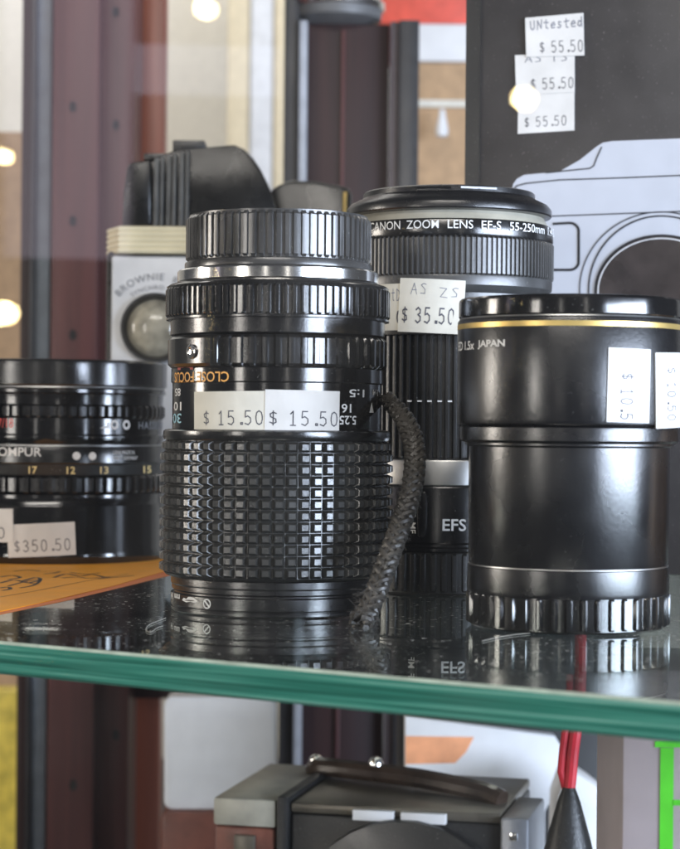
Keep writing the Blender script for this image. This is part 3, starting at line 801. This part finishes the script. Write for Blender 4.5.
# arched lettering
def arc_text(mb, body, c, rad, h, a_mid, mi, dep):
    v, f = text2d(body, .0, 1.15); xs = [p[0] for p in v]; w = max(xs)-min(xs); mid = (max(xs)+min(xs))/2; sc = h/.72
    out = []
    for x, y in v:
        t = R(a_mid)-(x-mid)*sc/rad; r = rad+y*sc
        out.append((c.x+r*cos(t), c.y-dep, c.z+r*sin(t)))
    mb.add(out, f, mi)
b = MB(); arc_text(b, 'BROWNIE  REFLEX', lc, 48*k_, 7.2*k_, 84, 0, .0004); arc_text(b, 'SYNCHRO MODEL', lc, 38.5*k_, 4.6*k_, 84, 0, .0004)
b.build('face_lettering', 'etched_grey', root, origin=root.location)
# the second, taking lens below is hidden by the squat lens but part of the camera
lc2 = Vector((lc.x, lc.y, SHELF+.034))
b = MB(); disc_ring(b, lc2, [(.012, 0), (.012, .004), (.010, .005), (.007, .002), (.0003, .003)]); b.build('taking_lens', 'dark_plastic', root, origin=root.location)
# hood
zb = zt1+.0002
hood = [(126, 225), (129, 166), (133, 160.5), (150, 158), (168, 149), (176, 146.5), (233, 141.5), (243, 146), (252, 155), (260, 167), (267, 181), (273, 197), (276, 212), (277, 225)]
b = MB(); pts = [(X_(u, v), max(Z_(v, u), zb)) for u, v in hood]
b.prism(list(reversed(pts)), Yc+.010, Yc+.066); o = b.build('viewing_hood', 'hood_black', root, origin=root.location, bevel=.0008)
pan = [(121, 225), (122.5, 190), (126, 166), (130, 161), (150, 158.5), (150, 225)]
b = MB(); pts = [(X_(u, v), max(Z_(v, u), zb)) for u, v in pan]; b.prism(list(reversed(pts)), Yc+.0035, Yc+.0098); b.build('front_flap', 'hood_black', o, origin=root.location, bevel=.0012)
b = MB()
for k in range(6):
    u = 152.5+k*6.3; w = 3.6 if k % 2 else 5.0; top = 157-k*1.6
    pts = [(X_(u, top), max(Z_(225, u), zb)), (X_(u+w, top), max(Z_(225, u), zb)), (X_(u+w+.5, top), Z_(top-.6, u)), (X_(u+1, top), Z_(top, u))]
    b.prism(pts, Yc+.004+.0008*(k % 3), Yc+.0098)
b.build('hood_pleats', 'hood_pleat', o, origin=root.location, bevel=.0003)
b = MB(); b.box(X_(141, 150), X_(172, 150), Yc+.012, Yc+.05, Z_(156.5, 155), Z_(149.5, 155)); b.box(X_(170.5, 140), X_(203, 140), Yc+.011, Yc+.045, Z_(148, 185), Z_(136.5, 185))
b.build('hood_catch', 'black_matte', o, origin=root.location, bevel=.0006)

# dark camera lying behind, between hood and tall lens
Yd = .98
root = thing('compact_camera', 'low black camera half hidden behind the ribbed cap of the knurled lens', 'camera', tuple(at(310, 424, Yd).xy)+(SHELF,))
b = MB(); pts = [(at(u, v, Yd).x, max(at(u, v, Yd).z, SHELF+.0002)) for u, v in [(268, 560), (352, 560), (352, 192), (346, 186), (330, 184), (318, 181), (292, 180), (280, 184), (270, 190)]]
b.prism(pts, Yd, Yd+.035); b.build('body', 'hood_black', root, origin=root.location, bevel=.002)
b = MB(); b.lathe([(.016, 0), (.016, .014), (.013, .017), (.0, .0172)], 48, cap=False)
o = b.build('lens_barrel', 'black_gloss', root); o.rotation_euler = (R(90), 0, 0); o.location = (0, .0, .07)
b = MB(); c = at(344.5, 203, Yd-.03); b.tube([Vector((c.x, c.y, SHELF+.085)), Vector((c.x, c.y, c.z)), at(345, 192, Yd-.03)], .0012, 8); b.build('metal_lug', 'gold', root, origin=root.location)

# ================================================================== glass shelves and front pane
e1 = Vector((cos(R(32.6)), -sin(R(32.6)), 0)); e2 = Vector((sin(R(32.6)), cos(R(32.6)), 0))
pL = at_z(0, 641.5, SHELF); pR = at_z(680, 702, SHELF)
e1 = (pR-pL).normalized(); e1.z = 0; e2 = Vector((-e1.y, e1.x, 0))
YAW = atan2(e1.y, e1.x)
def shelf(name, label, top, w0, w1, depth):
    """local frame: x along the front edge, y into the case"""
    b = MB(); c = .0007; t = THK
    ring = lambda ins, z: [(w0+ins, ins, z), (w1-ins, ins, z), (w1-ins, depth-ins, z), (w0+ins, depth-ins, z)]
    rows = [ring(c, -t), ring(0, -t+c), ring(0, -c), ring(c, 0)]
    vs = [p for r in rows for p in r]
    b.add(vs, [(0, 3, 2, 1)], 0); b.add([], [], 0)
    o0 = 0
    for k, mi in ((0, 1), (1, 1), (2, 2)):
        for i in range(4):
            j = (i+1) % 4
            b.f.append((k*4+i, k*4+j, (k+1)*4+j, (k+1)*4+i)); b.m.append(mi)
    b.f.append((12, 13, 14, 15)); b.m.append(0)
    o = b.build(name, ['shelf_glass', 'edge_green', 'edge_arris'], smooth=False)
    o.location = (pL.x, pL.y, top); o.rotation_euler = (0, 0, YAW)
    return tag(o, label, 'shelf', 'glass shelves of the case')
shelf('glass_shelf', 'thick green-edged glass shelf carrying the lenses', SHELF, -.35, .40, .47)
shelf('glass_shelf', 'lower glass shelf under the brown case and white card', LOWER, -.35, .40, .47)
b = MB(); b.box(-.45, .55, -.037, -.032, -.40, .40)
o = b.build('front_glass', 'pane_glass'); o.location = (pL.x, pL.y, 0); o.rotation_euler = (0, 0, YAW)
tag(o, 'clear front glass of the case, catching lamp reflections over the stickers and posts', 'glass screen')

# ================================================================== case posts and panels
root = thing('display_cabinet', 'dark reddish wooden display cabinet frame with pin-holed uprights and metal channel', 'display cabinet', (-.15, 1.2, -.5))
ro = root.location
def post(name, m, u0, u1, Y, dep, z0=-.5, z1=.5, vref=424):
    b = MB(); b.box(at(u0, vref, Y).x, at(u1, vref, Y).x, Y, Y+dep, z0, z1); return b.build(name, m, root, origin=ro, bevel=.0008)
post('dark_strip', 'wood_dark', 19, 30, 1.21, .02)
post('metal_channel', 'aluminium', 31, 48, 1.18, .015)
post('channel_lip', 'dark_metal', 28, 33, 1.175, .03)
up = post('upright', 'wood_red', 50, 96, 1.17, .05)
up2 = post('upright', 'wood_red', 97, 131, 1.19, .05)
post('trim_board', 'wood_orange', 132, 162, 1.26, .02)
post('dark_backing', 'wood_dark', 131.5, 281, 1.222, .02, at(200, 699, 1.222).z, at(200, 560, 1.222).z)  # board added to block the bright wall seen through the shelf
b = MB()
def hole(mb, u, v, Y, r):
    c = at(u, v, Y); vs = []; k = 24
    for q in (1.0, .9):
        for i in range(k): vs.append((c.x+r*q*cos(2*PI*i/k)*.8, c.y-(.0005 if q == 1 else .0004), c.z+r*q*1.25*sin(2*PI*i/k)))
    mb.add(vs, [tuple(k+i for i in range(k))]+[(i, (i+1) % k, k+(i+1) % k, k+i) for i in range(k)])
for v in (-7, 107, 221, 335, 670, 785):
    b = MB(); hole(b, 73, v, 1.17, .0026); b.build('pin_hole', 'hole_black', up, origin=ro)
for v in (12, 125, 238, 735):
    b = MB(); hole(b, 116, v, 1.19, .0026); b.build('pin_hole', 'hole_black', up2, origin=ro)
root = thing('back_panel', 'dark brown rear panel with grey metal edging, right of the bright gap', 'panel', (0, 1.25, -.5)); ro = root.location
zt_ = at(340, 24, 1.25).z
post('frame_post', 'dark_metal', 281, 296, 1.24, .03)
post('metal_edge', 'pale_metal', 296, 304, 1.235, .02, z1=at(300, 20, 1.235).z)
post('wood_panel', 'wood_dark', 304, 386, 1.25, .02, z1=zt_)
post('seam_strip', 'wood_red', 338, 342, 1.247, .003, z1=zt_-.004)
post('metal_edge', 'mauve_metal', 387, 396, 1.24, .02, z1=zt_)
post('frame_post', 'dark_metal', 396, 416, 1.235, .03, z1=zt_)
# grey shell on top of the panel
c = at(335, 24, 1.25)
root = thing('spotlight', 'blurred grey dome-shaped lamp head on top of the brown rear panel', 'lamp', (c.x, c.y+.01, zt_))
b = MB(); b.lathe([(.020, 0), (.029, .004), (.030, .012), (.026, .03), (.015, .045), (.003, .05)], 64); b.build('shell', 'grey_shell', root)
b = MB(); b.lathe([(.0305, .010), (.0315, .011), (.0315, .014), (.0305, .015)], 64, cap=False); b.build('rim', 'chrome', root)

# ================================================================== the shop behind
b = MB(); b.box(-2.2, 2.2, 2.6, 2.7, -1.2, 1.6)
mat('wall_paint', (.74, .72, .66), .8, vary=.05)
o = b.build('wall', 'wall_paint'); o['kind'] = 'structure'
b = MB(); b.box(-3, 3, -3, 4, -1.25, -1.2); mat('floor_dark', (.10, .08, .07), .5); o = b.build('floor', 'floor_dark'); o['kind'] = 'structure'
def card(name, label, cat, u0, u1, v0, v1, Y, dep, m, z_bot=None, group=None):
    a = at(u0, v0, Y); c = at(u1, v1, Y); zb = c.z if z_bot is None else z_bot
    b = MB(); b.box(a.x, c.x, Y, Y+dep, zb, a.z); o = b.build(name, m, origin=((a.x+c.x)/2, Y, zb), bevel=.002)
    tag(o, label, cat, group); return o
card('table', 'wooden table standing behind the case', 'table', -900, 900, 900, 930, 1.55, .7, 'wood_dark')
zt2 = at(0, 900, 1.55).z+.0005
g_ = 'cartons stacked behind the case'
a = at(430, 62, 1.6).z
card('cardboard_box', 'tan cardboard box behind the case beside the dark carton, under a white box', 'box', 408, 520, 62, 600, 1.6, .2, 'carton', zt2, g_)
card('cardboard_box', 'white box on top of the tan cardboard box', 'box', 405, 515, 23, 61.5, 1.6, .18, 'white_card', a+.0005, g_)
card('cardboard_box', 'orange-red box at the top edge, on the white box', 'box', 366, 520, -70, 22.5, 1.605, .2, 'red_card', at(430, 23, 1.6).z+.0005, g_)
card('cardboard_box', 'tan cardboard box at the left picture edge behind the metal channel', 'box', -160, 22, 130, 600, 1.6, .2, 'carton', zt2, g_)
card('plastic_bag', 'bright yellow packet low at the left picture edge', 'packet', -60, 17, 690, 860, 1.5, .03, 'yellow_plastic', zt2)
b = MB(); p = at(442, 122, 1.57)
b.lathe([(.002, -.012), (.0045, -.011), (.005, -.006), (.003, .004), (.002, .010)], 24); o = b.build('hook', 'white_card', origin=(0, 0, 0)); o.location = p; tag(o, 'small white hanger on the tan box', 'hook')
b = MB(); q0 = at(409, 100, 1.597); q1 = at(520, 108, 1.597); b.box(q0.x, q1.x, 1.595, 1.5992, q1.z, q0.z); o = b.build('packing_tape', 'paper_warm'); tag(o, 'pale strip of tape across the tan box', 'tape')

fc = thing('storage_cabinet', 'pale cream cabinet far behind the case, seen above the viewing hood', 'cabinet', (at(250, 424, 2.4).x, 2.4, zt2))
fc.location.z = -1.2
for nm, u0, u1, m_, y_ in (('side_panel', 224, 246, 'cream_wall', 2.40), ('door', 247, 270, 'pale_blue', 2.405), ('side_panel', 271, 284, 'cream_wall', 2.40)):
    b = MB(); b.box(at(u0, 424, y_).x, at(u1, 424, y_).x, y_, y_+.1, -1.199, .62); b.build(nm, m_, fc, origin=fc.location, bevel=.003)
b = MB(); b.box(.122, .16, .555, .60, SHELF+.0002, SHELF+.058); o = b.build('cardboard_box', 'carton', origin=(.14, .577, SHELF), bevel=.001)
tag(o, 'unseen tan carton added right of the converter lens for its warm reflection', 'box')  # out of view, added for a brown reflection in the barrel
# ================================================================== things on the lower shelf
Zl = LOWER
# old cine camera / leather case
KV = 1.43             # real size of the camera against the layout figures below
TOP = -.150
fl = at_z(215, 797, TOP); frr = at_z(530, 814, TOP)
ax = (frr-fl); wid = ax.length/KV; ax.normalize(); ay = Vector((-ax.y, ax.x, 0))
MXc = Matrix(((ax.x*KV, ay.x*KV, 0, fl.x), (ax.y*KV, ay.y*KV, 0, fl.y), (0, 0, KV, Zl), (0, 0, 0, 1)))
Hh = (TOP-Zl)/KV
root = thing('vintage_camera', 'old brown and black camera with dull metal top and leather handle, under the glass shelf', 'camera', (fl.x, fl.y, Zl))
ro = root.location
dp = .058
b = MB(); b.box(0, .0175, 0, dp, .0003, Hh-.008, 0, MXc); b.build('side_case', 'leather_brown', root, origin=ro, bevel=.0015)
b = MB(); b.box(-.0004, .0178, -.0004, dp+.0004, Hh-.0078, Hh, 0, MXc); b.build('side_top', 'olive_metal', root, origin=ro, bevel=.0012)
b = MB(); b.box(.0182, .0215, -.0012, dp+.001, .0003, Hh+.0012, 0, MXc); b.build('strap_band', 'leather_black', root, origin=ro, bevel=.001)
b = MB(); b.box(.0218, wid-.008, .001, dp, .0003, Hh-.0035, 0, MXc); b.build('body', 'leather_black', root, origin=ro, bevel=.0015)
b = MB(); b.box(.0218, wid-.008, .0006, dp-.001, Hh-.0033, Hh-.0005, 0, MXc); b.build('top_plate', 'dark_olive', root, origin=ro, bevel=.001)
arch = [(.024, .0006)]+[(.024+.062*(1-cos(R(t)))/2, Hh-.0335+.0305*sin(R(t))) for t in range(0, 181, 12)]+[(.086, .0006)]
b = MB(); b.prism([(x, z) for x, z in reversed(arch)], -.004, .0008, 0, MXc); b.build('front_plate', 'black_matte', root, origin=ro, bevel=.0008)
b = MB(); b.box(wid-.0078, wid, -.002, .030, .0003, Hh-.001, 0, MXc); b.build('end_bracket', 'grey_metal', root, origin=ro, bevel=.0012)
b = MB(); b.box(.006, .012, -.0016, .0004, Hh-.022, Hh-.010, 0, MXc); b.build('latch', 'dark_olive', root, origin=ro, bevel=.0006)
for zz in (Hh-.006, Hh-.024):
    b = MB(); b.box(wid-.0052, wid-.0030, -.0026, -.0018, zz-.0011, zz+.0011, 0, MXc); b.build('screw', 'chrome', root, origin=ro, bevel=.0003)
b = MB(); hp = [MXc @ Vector(p) for p in ((.017, .046, Hh+.0008), (.021, .042, Hh+.0024), (.038, .034, Hh+.0030), (.055, .027, Hh+.0030), (.073, .018, Hh+.002), (.079, .015, Hh+.0005))]
b.tube(spline(hp, 8), .0041, 10); hd = b.build('carry_handle', 'handle_brown', root, origin=ro)
for q in (hp[0], hp[2]):
    b = MB(); b.lathe([(.0030, 0), (.0030, .0014), (.0022, .003), (.0005, .0037)], 20); o = b.build('handle_stud', 'chrome', hd); o.location = q-ro+Vector((.001, -.002, .0034))
for x0_, x1_ in ((.040, .0515), (.0535, .066)):
    b = MB(); b.box(x0_, x1_, -.0016, .0006, Hh-.0040, Hh-.0012, 0, MXc); b.build('white_tab', 'white_card', root, origin=ro, bevel=.0002)

def slab(name, label, cat, poly, Y, dep, m, bev=.0008, parent=None, org=None):
    b = MB(); pts = [(at(u, v, Y).x, max(at(u, v, Y).z, Zl+.0003)) for u, v in poly]
    b.prism(list(reversed(pts)), Y, Y+dep)
    if parent: return b.build(name, m, parent, origin=org, bevel=bev)
    xs = [p[0] for p in pts]
    o = b.build(name, m, origin=((min(xs)+max(xs))/2, Y, Zl), bevel=bev); tag(o, label, cat); return o
def rrect(u0, u1, v0, v1, r):
    out = []
    for cx_, cy_, a0 in ((u0+r, v0+r, 180), (u1-r, v0+r, 90), (u1-r, v1-r, 0), (u0+r, v1-r, -90)):
        out += [(cx_+r*cos(R(a0-t)), cy_-r*sin(R(a0-t))) for t in (0, 30, 60, 90)]
    return out
slab('leather_case', 'reddish brown leather case low behind the vintage camera', 'case', [(160, 1000), (160, 818), (166, 812), (270, 812), (276, 818), (276, 1000)], 1.06, .05, 'leather_brown', .002)
b = MB(); pts = [(at(u, v, 1.065).x, at(u, v, 1.065).z) for u, v in rrect(164, 276, 697, 809.5, 8)]
b.prism(list(reversed(pts)), 1.065, 1.09); o = b.build('film_box', 'white_card', origin=(pts[0][0], 1.065, at(170, 810, 1.065).z), bevel=.001); tag(o, 'white rounded square box standing on the reddish leather case', 'box')
# white envelope with orange print
Ye = .96
root = thing('envelope', 'white card mailer with pale orange patch behind the vintage camera handle', 'envelope', tuple(at(480, 700, Ye).xy)+(Zl,))
slab('card', '', '', [(405, 1000), (405, 716), (555, 736), (562, 748), (567, 758), (560, 785), (545, 812), (545, 1000)], Ye, .012, 'white_card', .0008, root, root.location)
b = MB(); pts = [(at(u, v, Ye).x, at(u, v, Ye).z) for u, v in [(405.5, 736), (474, 737), (466, 752), (455, 763), (405.5, 764)]]; b.prism(list(reversed(pts)), Ye-.0005, Ye-.0001); b.build('orange_patch', 'orange_print', root, origin=root.location)
slab('fabric_cap', 'white curved piece between the black pouch and the pink-grey box', 'cap', [(552, 1000), (556, 800), (566, 770), (577, 772), (592, 782), (606, 793), (617, 808), (627, 824), (627, 1000)], .90, .03, 'white_card', .003)
slab('black_box', 'plain black box in the gap behind the red cord', 'box', [(399, 1000), (399, 594), (640, 594), (640, 1000)], .99, .05, 'black_card')  # box widened and raised to darken the view through the shelf
# pouch with red cord
Yp = .72
c = at(569, 790, Yp)
root = thing('drawstring_pouch', 'black teardrop pouch hung on a red cord at the lower right', 'pouch', (c.x, Yp, Zl)); hz = c.z-Zl
b = MB(); b.lathe([(.014, .0003), (.0185, .012), (.0190, hz*.35), (.0165, hz*.58), (.0120, hz*.76), (.0078, hz*.88), (.0042, hz*.97), (.0022, hz+.001)], 40)
o = b.build('pouch', 'leather_black', root)
b = MB(); cpth = spline([Vector((c.x, Yp, c.z-.002)), at(571, 775, Yp), at(573, 752, Yp), at(576, 730, Yp), at(580, 705, Yp+.004), Vector((at(583, 690, Yp).x, Yp+.012, SHELF-THK-.0035)), Vector((at(590, 690, Yp).x, Yp+.05, SHELF-THK-.004))], 8)
b.tube(cpth, .0021, 10); b.tube([p+Vector((-.0034*min(1, i_/9), .0012, 0)) for i_, p in enumerate(cpth[:34])], .0016, 10)
b.build('red_cord', 'red_cord', root, origin=root.location)
b = MB(); tg = at(575, 700, Yp+.03); b.prism([(tg.x-.016, SHELF-THK-.016), (tg.x+.004, SHELF-THK-.012), (tg.x+.004, SHELF-THK-.003), (tg.x-.012, SHELF-THK-.006)], Yp+.034, Yp+.036)
b.build('teal_tag', 'teal', root, origin=root.location)
# pink-grey box with green print
Yk = .50
root = thing('printed_box', 'pinkish grey box with bright green line print at the lower right corner', 'box', tuple(at(660, 700, Yk).xy)+(Zl,))
x0_ = at(622.5, 790, Yk).x
b = MB(); b.box(x0_, x0_+.07, Yk, Yk+.05, Zl+.0003, SHELF-THK-.004); b.build('carton', 'pink_grey', root, origin=root.location, bevel=.0006)
b = MB()
for u0, u1, v0, v1 in ((660.5, 672.5, 748, 900), (655, 720, 741.5, 748), (672.6, 720, 800, 806)):
    p0 = at(u0, v0, Yk-.0004); p1 = at(u1, v1, Yk-.0004); b.box(p0.x, p1.x, Yk-.0004, Yk-.0001, max(p1.z, Zl+.001), p0.z)
b.build('green_print', 'green_print', root, origin=root.location)

# ================================================================== lamps reflected in the front glass
nP = -e2   # pane normal towards the camera side
P0 = pL+e2*(-.037)
def mirror_spot(u, v, dist):
    a, c = unroll(u, v); d = Vector((a, F, -c)).normalized()
    t = P0.dot(nP)/d.dot(nP); h = d*t
    rdir = d-nP*2*d.dot(nP); return h+rdir*dist
for i, (u, v, rad, lab) in enumerate(((522, 98, .0125, 'round warm bulb mirrored in the glass over the 55.50 stickers'), (2, 313, .013, 'round warm bulb mirrored low at the left picture edge'), (1, 156, .008, 'small warm bulb mirrored high at the left picture edge'), (203, 8, .011, 'round warm bulb mirrored over the bright gap at the top'))):
    b = MB(); n = 16
    b.lathe([(rad*max(.02, sin(PI*k/n)), -rad*cos(PI*k/n)) for k in range(n+1)], 24)
    p = mirror_spot(u, v, 1.9); o = b.build('light_bulb', 'bulb_glow'); o.location = p; tag(o, lab, 'bulb', 'lit bulbs of the shop')

# ================================================================== light
def area(name, loc, target, sx, sy, power, col):
    l = bpy.data.lights.new(name, 'AREA'); l.shape = 'RECTANGLE'; l.size = sx; l.size_y = sy; l.energy = power; l.color = col
    o = bpy.data.objects.new(name, l); COL.objects.link(o); o.location = loc
    d = Vector(target)-Vector(loc); o.rotation_euler = d.to_track_quat('-Z', 'Y').to_euler(); return o
tgt = (0.02, .56, 0)
for k, (ang, p_) in enumerate(((39, 17), (54, 24), (69, 22))):
    area('shop_window_right', (tgt[0]+1.55*sin(R(ang)), tgt[1]-1.55*cos(R(ang)), .03), tgt, .41, .55, p_, (.70, .81, 1.0))
for ang, hz_, p_ in ((-14, .1, .45), (11, .15, .45), (-38, .1, .35)):
    area('added_stripe_light', (tgt[0]+1.7*sin(R(ang)), tgt[1]-1.7*cos(R(ang)), hz_), tgt, .06, .7, p_, (1.0, .96, .90))  # narrow lights added to lay bright stripes on the chrome and barrels
area('ceiling_panel', (-.15, -1.0, 1.15), tgt, 1.2, .35, 16, (1.0, .95, .88))
area('shop_window_left', (-1.35, -1.05, .10), (0, .6, 0),   .30, .8, 6.5, (1.0, .95, .88))
area('side_lamp_left', (-1.5, .62, .12), tgt, .3, .5, 9, (1.0, .92, .82))
for (u_, v_, sx_, sy_, p_, c_) in ((66, 20, .15, .56, .40, (.86, .76, .92)), (205, 70, .17, .058, .055, (.70, .78, 1.0))):
    q_ = mirror_spot(u_, v_, 1.95); h_ = mirror_spot(u_, v_, 0.0)
    area('sheen_panel', q_, h_, sx_, sy_, p_*.7, c_)  # small panels added and sized for the sheen on the front glass
area('back_room_light', (-.2, 1.9, 1.3), (-.2, 2.6, .1), 1.6, .5, 15, (1.0, .96, .9))
w = bpy.data.worlds.new('World'); scene.world = w; w.use_nodes = True
bg = w.node_tree.nodes['Background']; bg.inputs['Color'].default_value = (.85, .90, 1.0, 1); bg.inputs['Strength'].default_value = .07

# ================================================================== camera and render
cam = bpy.data.cameras.new('camera'); co = bpy.data.objects.new('camera', cam); COL.objects.link(co)
cam.sensor_fit = 'HORIZONTAL'; cam.sensor_width = 36; cam.lens = 36*F/680
cam.clip_start = .01; cam.clip_end = 50
co.rotation_euler = (R(90), -ROLL, 0)
cam.dof.use_dof = True; cam.dof.focus_distance = .61; cam.dof.aperture_fstop = 31
scene.camera = co
scene.view_settings.view_transform = 'Standard'; scene.view_settings.look = 'None'
scene.view_settings.exposure = 0.1; scene.view_settings.gamma = 1
scene.render.engine = 'CYCLES'
cy = scene.cycles
cy.use_denoising = True
try: cy.denoiser = 'OPENIMAGEDENOISE'
except Exception: pass
cy.max_bounces = 10; cy.transmission_bounces = 8; cy.glossy_bounces = 5; cy.transparent_max_bounces = 12
cy.sample_clamp_indirect = 6
